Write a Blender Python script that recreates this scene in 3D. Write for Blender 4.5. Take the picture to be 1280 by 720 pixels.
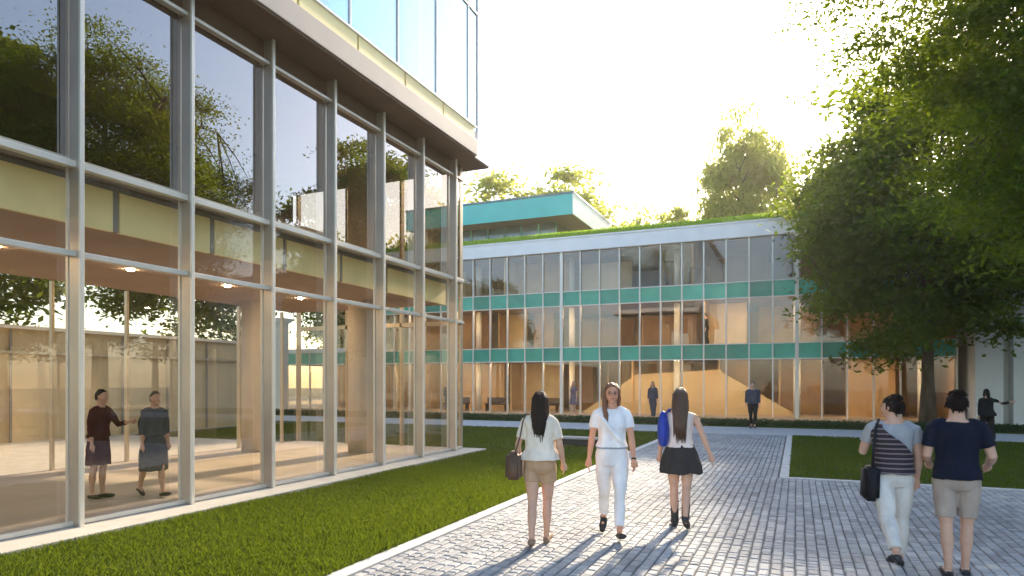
import bpy, bmesh, math, random
import numpy as np
from mathutils import Vector, Matrix, noise
random.seed(7); rng = np.random.default_rng(7)
R = math.radians; PI = math.pi
S = bpy.context.scene; COL = S.collection
for o in list(bpy.data.objects): bpy.data.objects.remove(o)

# ------------------------------------------------------------ camera, world, sun, exposure
cd = bpy.data.cameras.new('camera'); cam = bpy.data.objects.new('camera', cd); COL.objects.link(cam)
cam.location = (0, 0, 1.8); cam.rotation_euler = (R(90), 0, R(23.2))
cd.sensor_width = 36; cd.lens = 831/1280*36; cd.shift_y = 117/1280; cd.clip_end = 2000; cd.clip_start = .05
S.camera = cam
SUN_AZ, SUN_EL = 3.5, 26.5        # azimuth from +Y towards +X
w = bpy.data.worlds.new('World'); S.world = w; w.use_nodes = True
wn = w.node_tree; bg = wn.nodes['Background']
sky = wn.nodes.new('ShaderNodeTexSky'); sky.sky_type = 'NISHITA'; sky.sun_disc = False
sky.sun_elevation = R(SUN_EL); sky.sun_rotation = R(SUN_AZ); sky.air_density = 1.0; sky.dust_density = 1.4; sky.ozone_density = 1.0
wn.links.new(sky.outputs[0], bg.inputs[0]); bg.inputs[1].default_value = 0.105
sd = bpy.data.lights.new('sun', 'SUN'); sd.energy = 2.3; sd.angle = R(2.0); sd.color = (1, .85, .64)
so = bpy.data.objects.new('sun', sd); COL.objects.link(so)
sv = Vector((math.sin(R(SUN_AZ))*math.cos(R(SUN_EL)), math.cos(R(SUN_AZ))*math.cos(R(SUN_EL)), math.sin(R(SUN_EL))))
so.rotation_euler = sv.to_track_quat('Z', 'Y').to_euler(); so.location = (0, 0, 60)
S.view_settings.view_transform = 'Standard'; S.view_settings.look = 'None'
S.view_settings.exposure = 2.2; S.view_settings.gamma = 1
S.render.engine = 'CYCLES'
try:
    S.cycles.max_bounces = 10; S.cycles.transparent_max_bounces = 24; S.cycles.sample_clamp_indirect = 6
    S.cycles.caustics_reflective = False; S.cycles.caustics_refractive = False
except Exception: pass

# ------------------------------------------------------------ materials
def newmat(name):
    m = bpy.data.materials.new(name); m.use_nodes = True
    return m, m.node_tree.nodes, m.node_tree.links, m.node_tree.nodes['Principled BSDF']
def mat(name, col, rough=.6, var=.12, scale=6, bump=.1, bscale=60, metal=0, spec=.4, stretch=(1, 1, 1), emit=None, estr=0):
    m, N, L, P = newmat(name)
    P.inputs['Roughness'].default_value = rough; P.inputs['Metallic'].default_value = metal
    P.inputs['Specular IOR Level'].default_value = spec
    tc = N.new('ShaderNodeTexCoord'); mp = N.new('ShaderNodeMapping'); mp.inputs['Scale'].default_value = stretch
    L.new(tc.outputs['Object'], mp.inputs[0])
    n = N.new('ShaderNodeTexNoise'); n.inputs['Scale'].default_value = scale; n.inputs['Detail'].default_value = 5; L.new(mp.outputs[0], n.inputs[0])
    mx = N.new('ShaderNodeMix'); mx.data_type = 'RGBA'
    mr = N.new('ShaderNodeMapRange'); mr.inputs[1].default_value = .3; mr.inputs[2].default_value = .7; L.new(n.outputs[0], mr.inputs[0]); L.new(mr.outputs[0], mx.inputs[0])
    mx.inputs[6].default_value = tuple(c*(1-var) for c in col)+(1,); mx.inputs[7].default_value = tuple(min(1, c*(1+var)) for c in col)+(1,)
    L.new(mx.outputs[2], P.inputs['Base Color'])
    if bump:
        n2 = N.new('ShaderNodeTexNoise'); n2.inputs['Scale'].default_value = bscale; n2.inputs['Detail'].default_value = 4; L.new(mp.outputs[0], n2.inputs[0])
        b = N.new('ShaderNodeBump'); b.inputs['Strength'].default_value = bump; b.inputs['Distance'].default_value = .01
        L.new(n2.outputs[0], b.inputs['Height']); L.new(b.outputs[0], P.inputs['Normal'])
    if emit:
        P.inputs['Emission Color'].default_value = emit+(1,); P.inputs['Emission Strength'].default_value = estr
    return m
def glass(name, tint, base, graz=.9, rough=.0, blend=.35, wav=0, gt=(.93, .9, .88)):
    m = bpy.data.materials.new(name); m.use_nodes = True; N = m.node_tree.nodes; L = m.node_tree.links; N.clear()
    out = N.new('ShaderNodeOutputMaterial'); mix = N.new('ShaderNodeMixShader'); t = N.new('ShaderNodeBsdfTransparent'); g = N.new('ShaderNodeBsdfGlossy')
    t.inputs[0].default_value = tint+(1,); g.inputs['Roughness'].default_value = rough; g.inputs[0].default_value = gt+(1,)
    lw = N.new('ShaderNodeLayerWeight'); lw.inputs[0].default_value = blend
    mr = N.new('ShaderNodeMapRange'); mr.inputs[3].default_value = base; mr.inputs[4].default_value = graz
    L.new(lw.outputs['Facing'], mr.inputs[0]); L.new(mr.outputs[0], mix.inputs[0]); L.new(t.outputs[0], mix.inputs[1]); L.new(g.outputs[0], mix.inputs[2]); L.new(mix.outputs[0], out.inputs[0])
    if wav:
        tc = N.new('ShaderNodeTexCoord'); n = N.new('ShaderNodeTexNoise'); n.inputs['Scale'].default_value = .9; n.inputs['Detail'].default_value = 1
        b = N.new('ShaderNodeBump'); b.inputs['Strength'].default_value = wav; b.inputs['Distance'].default_value = .02
        L.new(tc.outputs['Object'], n.inputs[0]); L.new(n.outputs[0], b.inputs['Height']); L.new(b.outputs[0], g.inputs['Normal']); 
    return m
def emis(name, col, s):
    m = bpy.data.materials.new(name); m.use_nodes = True; N = m.node_tree.nodes; N.clear()
    e = N.new('ShaderNodeEmission'); e.inputs[0].default_value = col+(1,); e.inputs[1].default_value = s
    o = N.new('ShaderNodeOutputMaterial'); m.node_tree.links.new(e.outputs[0], o.inputs[0]); return m
def attr_mat(name, stops, rough=.7, trans=None, tfac=.45, bump=0, spec=.3):
    m, N, L, P = newmat(name)
    a = N.new('ShaderNodeAttribute'); a.attribute_name = 'rnd'
    cr = N.new('ShaderNodeValToRGB'); L.new(a.outputs['Fac'], cr.inputs[0])
    el = cr.color_ramp.elements
    for i, (p, c) in enumerate(stops):
        e = el[i] if i < 2 else el.new(p)
        e.position = p; e.color = c+(1,)
    src = cr.outputs[0]
    if bump:
        tcd = N.new('ShaderNodeTexCoord'); nd = N.new('ShaderNodeTexNoise'); nd.inputs['Scale'].default_value = .7; nd.inputs['Detail'].default_value = 8; nd.inputs['Roughness'].default_value = .7
        md = N.new('ShaderNodeMapRange'); md.inputs[1].default_value = .35; md.inputs[2].default_value = .65; md.inputs[3].default_value = .72; md.inputs[4].default_value = 1.08
        vm = N.new('ShaderNodeVectorMath'); vm.operation = 'SCALE'; L.new(tcd.outputs['Object'], nd.inputs[0]); L.new(nd.outputs[0], md.inputs[0]); L.new(src, vm.inputs[0]); L.new(md.outputs[0], vm.inputs['Scale']); src = vm.outputs[0]
    L.new(src, P.inputs['Base Color']); P.inputs['Roughness'].default_value = rough; P.inputs['Specular IOR Level'].default_value = spec
    if bump:
        tc = N.new('ShaderNodeTexCoord'); n2 = N.new('ShaderNodeTexNoise'); n2.inputs['Scale'].default_value = 45; n2.inputs['Detail'].default_value = 5
        L.new(tc.outputs['Object'], n2.inputs[0]); b = N.new('ShaderNodeBump'); b.inputs['Strength'].default_value = bump; b.inputs['Distance'].default_value = .01
        L.new(n2.outputs[0], b.inputs['Height']); L.new(b.outputs[0], P.inputs['Normal'])
    if trans:
        t = N.new('ShaderNodeBsdfTranslucent'); t.inputs[0].default_value = trans+(1,)
        mx = N.new('ShaderNodeMixShader'); mx.inputs[0].default_value = tfac
        L.new(P.outputs[0], mx.inputs[1]); L.new(t.outputs[0], mx.inputs[2]); L.new(mx.outputs[0], N['Material Output'].inputs[0])
    return m
M = dict(
 soil=mat('lawn_soil', (.045, .06, .02), .95, .3, 8, .3, 40),
 ground=mat('ground', (.09, .1, .06), .95, .3, .3, .2, 8),
 concrete=mat('concrete', (.5, .46, .39), .75, .12, 3, .25, 80),
 kerb=mat('kerb_stone', (.56, .54, .51), .7, .14, 5, .3, 70),
 pathc=mat('pale_path', (.46, .46, .46), .7, .1, 2, .2, 60),
 joint=mat('joint_sand', (.14, .135, .125), .95, .3, 12, .3, 60),
 apron=mat('apron_gravel', (.45, .38, .27), .9, .15, 6, .4, 90),
 frame=mat('champagne_metal', (.62, .53, .4), .38, .06, 3, .03, 30, .55),
 finside=mat('bronze_grey_metal', (.5, .42, .34), .35, .1, 2, .03, 30, .6),
 finc=mat('pale_metal', (.78, .72, .62), .35, .05, 3, .03, 30, .3),
 frame_w=mat('cream_metal', (.78, .73, .64), .45, .05, 3, .03, 30, .1),
 cap=mat('white_metal', (.82, .81, .8), .45, .05, 1.5, .03, 30),
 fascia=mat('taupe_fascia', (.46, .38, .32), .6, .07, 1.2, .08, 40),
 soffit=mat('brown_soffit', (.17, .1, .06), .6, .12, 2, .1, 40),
 yellow=mat('yellow_panel', (1, .78, .37), .6, .07, 2.2, .06, 30),
 greyj=mat('grey_joint', (.3, .27, .24), .6, .05, 3, 0),
 ifloor=mat('terrazzo_floor', (.46, .38, .3), .5, .12, 1.2, .04, 30, 0, .5),
 iceil=mat('interior_ceiling', (.36, .25, .19), .7, .08, 1, .04, 20),
 dark=mat('dark_wood', (.07, .04, .025), .6, .3, 3, .1, 30, 0, .3, (1, 1, .15)),
 column=mat('plastered_column', (.66, .56, .44), .7, .06, 3, .05, 40),
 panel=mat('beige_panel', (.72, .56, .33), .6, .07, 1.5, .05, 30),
 tan=mat('tan_wall', (.58, .38, .19), .65, .14, .9, .06, 30),
 tan2=mat('brown_wall', (.3, .17, .08), .65, .2, .8, .06, 30),
 tealp=mat('green_spandrel', (.055, .37, .25), .35, .14, 1.2, .02, 20, 0, .4),
 teal=mat('teal_fascia', (.03, .45, .45), .45, .06, 1, .03, 20),
 tealw=mat('dark_teal_glass', (.03, .1, .11), .12, .3, .8, .02, 10, 0, .8),
 sedum=mat('sedum_roof', (.2, .34, .03), .95, .35, 3, .6, 30),
 white=mat('white_render', (.78, .77, .74), .7, .05, .8, .08, 30),
 bark=mat('bark', (.12, .085, .055), .95, .35, 6, .8, 25, 0, .2, (1, 1, .25)),
 bench=mat('bench_stone', (.45, .43, .4), .7, .1, 6, .2, 60),
 benchd=mat('bench_base', (.05, .05, .05), .7, .1, 6, .2, 60),
 hedge=attr_mat('hedge_leaf', [(0, (.012, .045, .014)), (1, (.03, .09, .025))], .7, (.05, .12, .02), .25),
 g_up=glass('reflective_glass', (.55, .46, .38), .2, .52, .0, .3, .05),
 g_lo=glass('clear_glass', (.93, .88, .8), .05, .45, .0, .28, .02),
 g_cl=glass('spandrel_glass', (.97, .95, .9), .02, .25, .0, .3),
 g_sky=glass('pale_blue_glass', (.5, .64, .74), .42, .75, .0, .35, .03, (.45, .62, .72)),
 g_bk=glass('curtain_glass', (.86, .80, .72), .07, .4, .0, .3, .03),
 lamp=emis('lit_ceiling_panel', (1, .74, .42), 6.0),
 fill_glow=emis('added_fill_glow', (1, .74, .43), 15.0),  # added fill glow for the long building's rooms
 sett=attr_mat('granite_setts', [(0, (.27, .27, .275)), (.45, (.39, .39, .395)), (.85, (.48, .475, .46)), (1, (.52, .49, .43))], .68, None, 0, .35, .3),
 grass=attr_mat('grass_blade', [(0, (.016, .05, .006)), (.5, (.04, .09, .01)), (.85, (.12, .14, .02)), (1, (.2, .18, .05))], .6, (.19, .25, .012), .4, 0, .15),
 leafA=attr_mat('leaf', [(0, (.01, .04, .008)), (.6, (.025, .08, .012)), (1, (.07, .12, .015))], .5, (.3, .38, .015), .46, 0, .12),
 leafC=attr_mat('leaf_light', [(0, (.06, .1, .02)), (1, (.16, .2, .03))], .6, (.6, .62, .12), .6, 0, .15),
 sed=attr_mat('sedum_blade', [(0, (.12, .24, .02)), (1, (.3, .45, .03))], .7, (.4, .6, .03), .5, 0, .1),
)

def vary(m, lo, hi):
    N = m.node_tree.nodes; L = m.node_tree.links; P = N['Principled BSDF']; src = P.inputs['Base Color'].links[0].from_socket
    oi = N.new('ShaderNodeObjectInfo'); mr = N.new('ShaderNodeMapRange'); mr.inputs[3].default_value = lo; mr.inputs[4].default_value = hi
    vm = N.new('ShaderNodeVectorMath'); vm.operation = 'SCALE'; L.new(oi.outputs['Random'], mr.inputs[0]); L.new(src, vm.inputs[0]); L.new(mr.outputs[0], vm.inputs['Scale']); L.new(vm.outputs[0], P.inputs['Base Color'])
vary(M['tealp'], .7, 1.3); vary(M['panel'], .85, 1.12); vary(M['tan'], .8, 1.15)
# ------------------------------------------------------------ object helpers
def obj(name, me, m=None, parent=None, smooth=False):
    if isinstance(me, bmesh.types.BMesh):
        b = me; me = bpy.data.meshes.new(name); b.to_mesh(me); b.free()
    o = bpy.data.objects.new(name, me); COL.objects.link(o)
    if m: me.materials.append(m)
    if smooth: me.polygons.foreach_set('use_smooth', [True]*len(me.polygons))
    if parent: o.parent = parent
    return o
def tag(o, label=None, cat=None, group=None, kind=None):
    if label: o['label'] = label
    if cat: o['category'] = cat
    if group: o['group'] = group
    if kind: o['kind'] = kind
    return o
def thing(name, label, cat, loc=(0, 0, 0), rz=0, group=None):
    o = bpy.data.objects.new(name, None); COL.objects.link(o); o.location = loc; o.rotation_euler = (0, 0, rz); o.empty_display_size = .2
    return tag(o, label, cat, group)
def box(bm, x0, x1, y0, y1, z0, z1):
    v = [bm.verts.new(p) for p in ((x0, y0, z0), (x1, y0, z0), (x1, y1, z0), (x0, y1, z0), (x0, y0, z1), (x1, y0, z1), (x1, y1, z1), (x0, y1, z1))]
    for f in ((3, 2, 1, 0), (4, 5, 6, 7), (0, 1, 5, 4), (1, 2, 6, 5), (2, 3, 7, 6), (3, 0, 4, 7)): bm.faces.new([v[i] for i in f])
    return v
def bx(*a, bev=0):
    bm = bmesh.new(); box(bm, *a)
    if bev: bmesh.ops.bevel(bm, geom=bm.edges[:], offset=bev, segments=2, affect='EDGES', profile=.6)
    return bm
def quad(bm, pts): return bm.faces.new([bm.verts.new(p) for p in pts])
def tube(bm, pts, rad, seg=12, ell=None, cap=True):
    """closed swept tube; rad list; ell: optional list of (sx, sy)"""
    pts = [Vector(p) for p in pts]; n = len(pts); rings = []
    ref = Vector((1, 0, 0))
    for i, p in enumerate(pts):
        t = (pts[min(i+1, n-1)]-pts[max(i-1, 0)]).normalized()
        if abs(t.dot(ref)) > .95: ref = Vector((0, 1, 0))
        a = (ref-t*ref.dot(t)).normalized(); b = t.cross(a)
        sx, sy = ell[i] if ell else (1, 1)
        rings.append([bm.verts.new(p+a*math.cos(2*PI*k/seg)*rad[i]*sx+b*math.sin(2*PI*k/seg)*rad[i]*sy) for k in range(seg)])
    for A, B in zip(rings, rings[1:]):
        for k in range(seg): bm.faces.new((A[k], A[(k+1) % seg], B[(k+1) % seg], B[k]))
    if cap: bm.faces.new(rings[0][::-1]); bm.faces.new(rings[-1])
def rings_h(bm, rs, seg=20, ex=2.3):
    """loft of horizontal superellipse rings (cx,cy,z,rx,ry)"""
    out = []
    for cx, cy, z, rx, ry in rs:
        r = []
        for k in range(seg):
            a = 2*PI*k/seg; c, s = math.cos(a), math.sin(a)
            r.append(bm.verts.new((cx+rx*math.copysign(abs(c)**(2/ex), c), cy+ry*math.copysign(abs(s)**(2/ex), s), z)))
        out.append(r)
    for A, B in zip(out, out[1:]):
        for k in range(seg): bm.faces.new((A[k], A[(k+1) % seg], B[(k+1) % seg], B[k]))
    bm.faces.new(out[0][::-1]); bm.faces.new(out[-1]); return out
def ball(bm, c, r, u=14, v=10):
    m = Matrix.Translation(c) @ Matrix.Diagonal((r[0], r[1], r[2], 1))
    return bmesh.ops.create_uvsphere(bm, u_segments=u, v_segments=v, radius=1, matrix=m)['verts']
TS = bpy.data.scenes.new('work')
def remesh(bm, vox, sm=3, it_factor=.5):
    bmesh.ops.recalc_face_normals(bm, faces=bm.faces)
    me = bpy.data.meshes.new('tmp'); bm.to_mesh(me); bm.free(); o = bpy.data.objects.new('tmp', me); TS.collection.objects.link(o)
    md = o.modifiers.new('r', 'REMESH'); md.mode = 'VOXEL'; md.voxel_size = vox; md.use_smooth_shade = True
    if sm: s = o.modifiers.new('s', 'SMOOTH'); s.factor = it_factor; s.iterations = sm
    TS.view_layers[0].update(); dg = TS.view_layers[0].depsgraph; me2 = bpy.data.meshes.new_from_object(o.evaluated_get(dg))
    bpy.data.objects.remove(o); bpy.data.meshes.remove(me); me2.materials.clear(); return me2
def np_mesh(name, verts, faces_n, rnd=None):
    """verts (V,3); faces_n vertices per face, sequential"""
    V = len(verts); F = V//faces_n
    me = bpy.data.meshes.new(name); me.vertices.add(V); me.vertices.foreach_set('co', np.asarray(verts, dtype=np.float32).ravel())
    me.loops.add(V); me.loops.foreach_set('vertex_index', np.arange(V, dtype=np.int32))
    me.polygons.add(F); me.polygons.foreach_set('loop_start', np.arange(0, V, faces_n, dtype=np.int32)); 
    if rnd is not None:
        a = me.attributes.new('rnd', 'FLOAT', 'POINT'); a.data.foreach_set('value', np.repeat(rnd, faces_n).astype(np.float32))
    me.update(calc_edges=True); me.validate(); return me

# ------------------------------------------------------------ ground, paths, lawns
def sheet(name, m, x0, x1, y0, y1, z):
    bm = bmesh.new(); quad(bm, [(x0, y0, z), (x1, y0, z), (x1, y1, z), (x0, y1, z)]); return tag(obj(name, bm, m), kind='structure')
sheet('ground', M['ground'], -159, 159, -59, 149, -.03)
sheet('lawn_soil', M['soil'], -60, -3.95, 15.62, 23.9, -.005); sheet('lawn_soil', M['soil'], -7.4, -3.95, -14, 15.6, -.006)
sheet('lawn_soil', M['soil'], -.15, 26, 13.5, 23.9, -.005)
sheet('pavement', M['concrete'], -60, -13.6, -14, 15.6, -.004)
sheet('lawn_verge', M['soil'], -60, 30, 27.6, 30.1, -.005)
sheet('apron', M['apron'], -60, 30, 30.1, 60, -.002)
tag(obj('cross_path', bx(-60, 30, 23.9, 27.6, -.1, .012), M['pathc']), kind='structure')
tag(obj('path_bed', bx(-3.8, -.3, 13.45, 23.9, -.1, -.012), M['joint']), kind='structure')
tag(obj('plaza_bed', bx(-3.8, 14, -14, 13.45, -.1, -.012), M['joint']), kind='structure')
bm = bmesh.new()
y = -14
while y < 23.8: box(bm, -3.99, -3.81, y, min(y+.994, 23.88), -.08, .014); y += 1.0
y = 13.52
while y < 23.8: box(bm, -.30, -.14, y, min(y+.994, 23.88), -.08, .014); y += 1.0
x = -.30
while x < 13.5: box(bm, x, x+.994, 13.35, 13.5, -.08, .014); x += 1.0
tag(obj('kerb', bm, M['kerb']), kind='structure')
# granite setts: real blocks, each a little tilted and worn
def setts():
    blocks = []
    def fill(x0, x1, y0, y1):
        x = x0
        while x < x1-.05:
            wd = .108+random.uniform(-.006, .006); y = y0-random.uniform(0, .15)
            while y < y1:
                ln = random.choice((.1, .13, .16, .19, .23))+random.uniform(-.01, .01)
                a, b = max(y, y0), min(y+ln, y1)
                if b-a > .04: blocks.append((x, min(x+wd, x1), a, b))
                y += ln
            x += wd
    fill(-3.80, 8.0, 1.0, 13.34); fill(-3.80, -.31, 13.34, 23.88)
    B = np.array(blocks); n = len(B); g = .0065
    x0, x1, y0, y1 = B.T; x0 = x0+g; x1 = x1-g; y0 = y0+g*.8; y1 = y1-g*.8
    j = lambda s: rng.uniform(-s, s, n)
    z = j(.003); c = .012
    # top corners (inset) and lower corners
    P = np.zeros((n, 12, 3)); xs = [x0, x1, x1, x0]; ys = [y0, y0, y1, y1]; sx = [1, -1, -1, 1]; sy = [1, 1, -1, -1]
    for k in range(4):
        jx, jy = j(.004), j(.006)
        P[:, k] = np.stack([xs[k]+sx[k]*c+jx, ys[k]+sy[k]*c+jy, .006+z+j(.0025)], 1)
        P[:, 4+k] = np.stack([xs[k]+jx, ys[k]+jy, -.003+z*0], 1)
        P[:, 8+k] = np.stack([xs[k]+jx, ys[k]+jy, z*0-.02], 1)
    fi = [(0, 1, 2, 3)]+[(4+k, 4+(k+1) % 4, (k+1) % 4, k) for k in range(4)]+[(8+k, 8+(k+1) % 4, 4+(k+1) % 4, 4+k) for k in range(4)]
    V = P[:, np.array(fi).ravel()].reshape(-1, 3)
    val = np.clip(rng.normal(.42, .2, n), 0, 1)
    for i in range(n):
        val[i] += .35*noise.noise((B[i, 0]*.35, B[i, 2]*.35, 3))
    return np_mesh('path_setts', V, 4, np.repeat(np.clip(val, 0, 1), 9))
tag(obj('paving_setts', setts(), M['sett']), kind='structure')

def blades(areas, name, label):
    VV = []; RR = []
    for (x0, x1, y0, y1, dens, h, wd) in areas:
        n = int((x1-x0)*(y1-y0)*dens); x = rng.uniform(x0, x1, n); y = rng.uniform(y0, y1, n)
        a = rng.uniform(0, 2*PI, n); hh = h*rng.uniform(.5, 1.25, n); ww = wd*rng.uniform(.6, 1.3, n)
        ln = rng.uniform(.1, .8, n)*hh; b = rng.uniform(0, 2*PI, n)
        nn = np.sin(x*1.3+np.sin(y*.9)*1.5)*.5+np.sin(y*1.7+x*.6)*.5
        hh *= 1+.18*nn
        V = np.zeros((n, 4, 3))
        V[:, 0] = np.stack([x-np.cos(a)*ww, y-np.sin(a)*ww, 0*x-.006], 1); V[:, 1] = np.stack([x+np.cos(a)*ww, y+np.sin(a)*ww, 0*x-.006], 1)
        V[:, 2] = np.stack([x+np.cos(b)*ln*.4+np.cos(a)*ww*.7, y+np.sin(b)*ln*.4+np.sin(a)*ww*.7, hh*.6], 1)
        V[:, 3] = np.stack([x+np.cos(b)*ln, y+np.sin(b)*ln, hh], 1)
        VV.append(V.reshape(-1, 3)); RR.append(np.clip(rng.normal(.45, .22, n)+.3*nn*np.sin(x*2.9+y*.7), 0, 1))
    return tag(obj(name, np_mesh(name, np.concatenate(VV), 4, np.concatenate(RR)), M['grass']), label, None, None, 'stuff')
blades([(-7.42, -3.98, 3.0, 8.0, 5200, .06, .0032), (-7.42, -3.98, 8.0, 12.0, 3200, .06, .0045), (-7.42, -3.98, 12.0, 15.65, 1600, .055, .006),
        (-7.42, -3.98, -3, 3.0, 500, .06, .006), (-20, -3.98, 15.65, 23.85, 650, .055, .009)], 'grass', 'mown green grass on the lawn beside the glass building')
blades([(-.13, 12, 13.52, 23.85, 900, .05, .008)], 'grass', 'short green grass on the lawn right of the paved path')
blades([(-30, 20, 27.65, 30.0, 260, .05, .012)], 'grass', 'grass strip beyond the pale cross path')

# hedge strip in front of the long building
def hedge(x0, x1, y0, y1, h, label):
    n = int((x1-x0)*520); x = rng.uniform(x0, x1, n); y = rng.uniform(y0, y1, n); z = rng.uniform(.0, h, n)*(1+.15*np.sin(x*2.1))
    f = rng.integers(0, 3, n); y = np.where(f == 0, y0+rng.normal(0, .03, n), y); z = np.where(f > 0, np.where(f == 1, h+rng.normal(0, .025, n), z), z)
    d1 = rng.normal(0, 1, (n, 3)); d1 /= np.linalg.norm(d1, axis=1)[:, None]; d2 = np.cross(d1, rng.normal(0, 1, (n, 3))); d2 /= np.linalg.norm(d2, axis=1)[:, None]
    c = np.stack([x, y, z], 1); s = .04
    V = np.stack([c-d1*s, c-d2*s*.6, c+d1*s, c+d2*s*.6], 1).reshape(-1, 3)
    t = thing('hedge', label, 'hedge', ((x0+x1)/2, (y0+y1)/2, 0)); off = np.array([(x0+x1)/2, (y0+y1)/2, 0])
    obj('foliage', np_mesh('hedge_foliage', V-off, 4, rng.uniform(0, 1, n)), M['hedge'], t)
    obj('hedge_core', bx(x0-off[0], x1-off[0], y0-off[1]+.05, y1-off[1]-.05, -.01, h*.9), M['soil'], t)
hedge(-34, -3.9, 28.3, 28.9, .24, 'long low dark green hedge left of the paved path, before the long building')
hedge(-3.7, 16, 28.3, 28.9, .24, 'low dark green hedge on the right, in front of the glass and white buildings')

# ------------------------------------------------------------ left glass building
LB = thing('glass_building', 'tall glass-fronted building on the left with yellow floor bands and a brown overhanging canopy', 'building', (-10, 8, 0))
LB.location = (0, 0, 0)
Y0, PT = 5.29, 1.59
fy = [Y0+PT*k for k in range(-7, 7)]      # fins -5.84 .. 14.83
YS, YE = fy[0], 15.4
XG, XB = -8.08, -13.5
obj('plinth', bx(-8.2, -7.42, YS-.4, 15.62, -.2, .06, bev=.008), M['concrete'], LB)
obj('floor', bx(XB-.1, -8.2, YS-.4, 15.62, -.2, .052), M['ifloor'], LB)
for y in fy:
    obj('fin', bx(-8.07, -7.90, y-.018, y+.018, .06, 7.40), M['finside'], LB)
    obj('fin_cap', bx(-7.897, -7.862, y-.026, y+.026, .06, 7.40, bev=.004), M['finc'], LB)
    obj('mullion_post', bx(-8.14, -8.095, y-.022, y+.022, .06, 7.38), M['finc'], LB)
    obj('back_post', bx(XB-.04, XB+.05, y-.025, y+.025, .055, 3.78), M['frame'], LB)
ye = fy+[YE]
for (z0, z1) in ((.065, .12), (3.30, 3.37), (4.37, 4.45), (7.0, 7.05)):
    obj('rail', bx(-8.06, -7.95 if z0 > 1 else -8.0, YS, YE, z0, z1, bev=.006), M['finc'], LB)
obj('rail_lip', bx(-8.2, -8.062, YS, YE, 4.46, 4.51), M['frame'], LB)
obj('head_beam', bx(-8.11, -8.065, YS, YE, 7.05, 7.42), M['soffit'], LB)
for k in range(len(ye)-1):
    a, b = ye[k]+.03, ye[k+1]-.03 if k < len(ye)-2 else YE
    for (z0, z1, m) in ((.12, 3.31, M['g_lo']), (3.36, 4.38, M['g_cl']), (4.44, 7.0, M['g_up'])):
        t = random.uniform(-.0022, .0022); t2 = random.uniform(-.0015, .0015)
        bm = bmesh.new(); quad(bm, [(XG-t-t2, a, z0), (XG+t-t2, b, z0), (XG+t+t2, b, z1), (XG-t+t2, a, z1)]); obj('glass_pane', bm, m, LB)
# end wall (facing +Y)
for x in (-8.1, -9.9, -11.7, -13.45): obj('end_post', bx(x-.03, x+.03, YE+.01, YE+.15, .06, 7.4), M['frame'], LB)
for (z0, z1) in ((3.28, 3.39), (4.36, 4.47)): obj('end_rail', bx(-13.4, -8.07, YE+.01, YE+.1, z0, z1), M['frame'], LB)
for z0, z1, m in ((.06, 3.28, M['g_lo']), (4.47, 7.4, M['g_lo'])):
    bm = bmesh.new(); quad(bm, [(-8.07, YE, z0), (XB, YE, z0), (XB, YE, z1), (-8.07, YE, z1)]); obj('end_glass', bm, m, LB)
# rear wall
bm = bmesh.new(); quad(bm, [(XB, YS, .06), (XB, YE, .06), (XB, YE, 3.78), (XB, YS, 3.78)]); obj('rear_glass', bm, M['g_lo'], LB)
obj('rear_wall', bx(XB-.1, XB-.0, YS, 15.3, 4.45, 7.4), M['dark'], LB)
# first floor slab: yellow edge, brown ceiling
obj('floor_slab', bx(XB, -8.42, YS, 15.3, 3.80, 4.42), M['iceil'], LB)
bm = bmesh.new()
for k in range(len(ye)-1): 
    ym = (ye[k]+ye[k+1])/2 if k < len(ye)-2 else YE-.2
    for a, b in ((ye[k]+.0, ym-.05), (ym+.05, min(ye[k+1], 15.32))): 
        if b > a: box(bm, -8.42, -8.36, a, b, 3.79, 4.33)
obj('yellow_band', bm, M['yellow'], LB)
obj('band_joints', bx(-8.419, -8.385, YS, 15.31, 3.80, 4.4), M['greyj'], LB)
obj('upper_floor', bx(XB, -8.3, YS, 15.3, 4.423, 4.45), M['ifloor'], LB)
# interior columns, partitions, ceiling lights
for (x, y, r) in ((-13.0+.45, 12.9, .36), (-9.95, 13.8, .38), (-12.55, 4.6, .36), (-9.95, 1.2, .38), (-12.55, -2.5, .36)):
    bm = bmesh.new(); tube(bm, [(x, y, .052), (x, y, 3.8)], [r, r], 32); tube(bm, [(x, y, 4.45), (x, y, 7.4)], [r, r], 32)
    obj('column', bm, M['column'], LB, True)
obj('partition', bx(-10.6, -10.5, 10.2, 13.2, 4.45, 5.4), M['white'], LB)
obj('partition', bx(-12.8, -12.7, 3.0, 8.2, 4.45, 5.9), M['tan2'], LB)
for x in (-10.9,):
    for y in np.arange(-5, 15, 2.2):
        if 1: 
            bm = bmesh.new(); tube(bm, [(x, y, 3.775), (x, y, 3.80)], [.055, .055], 16); obj('downlight', bm, emis_l if 'emis_l' in globals() else globals().setdefault('emis_l', emis('lit_downlight', (1, .8, .55), 95)), LB)
obj('ceiling', bx(XB, -8.12, YS, 15.35, 7.42, 7.5), M['soffit'], LB)
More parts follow.
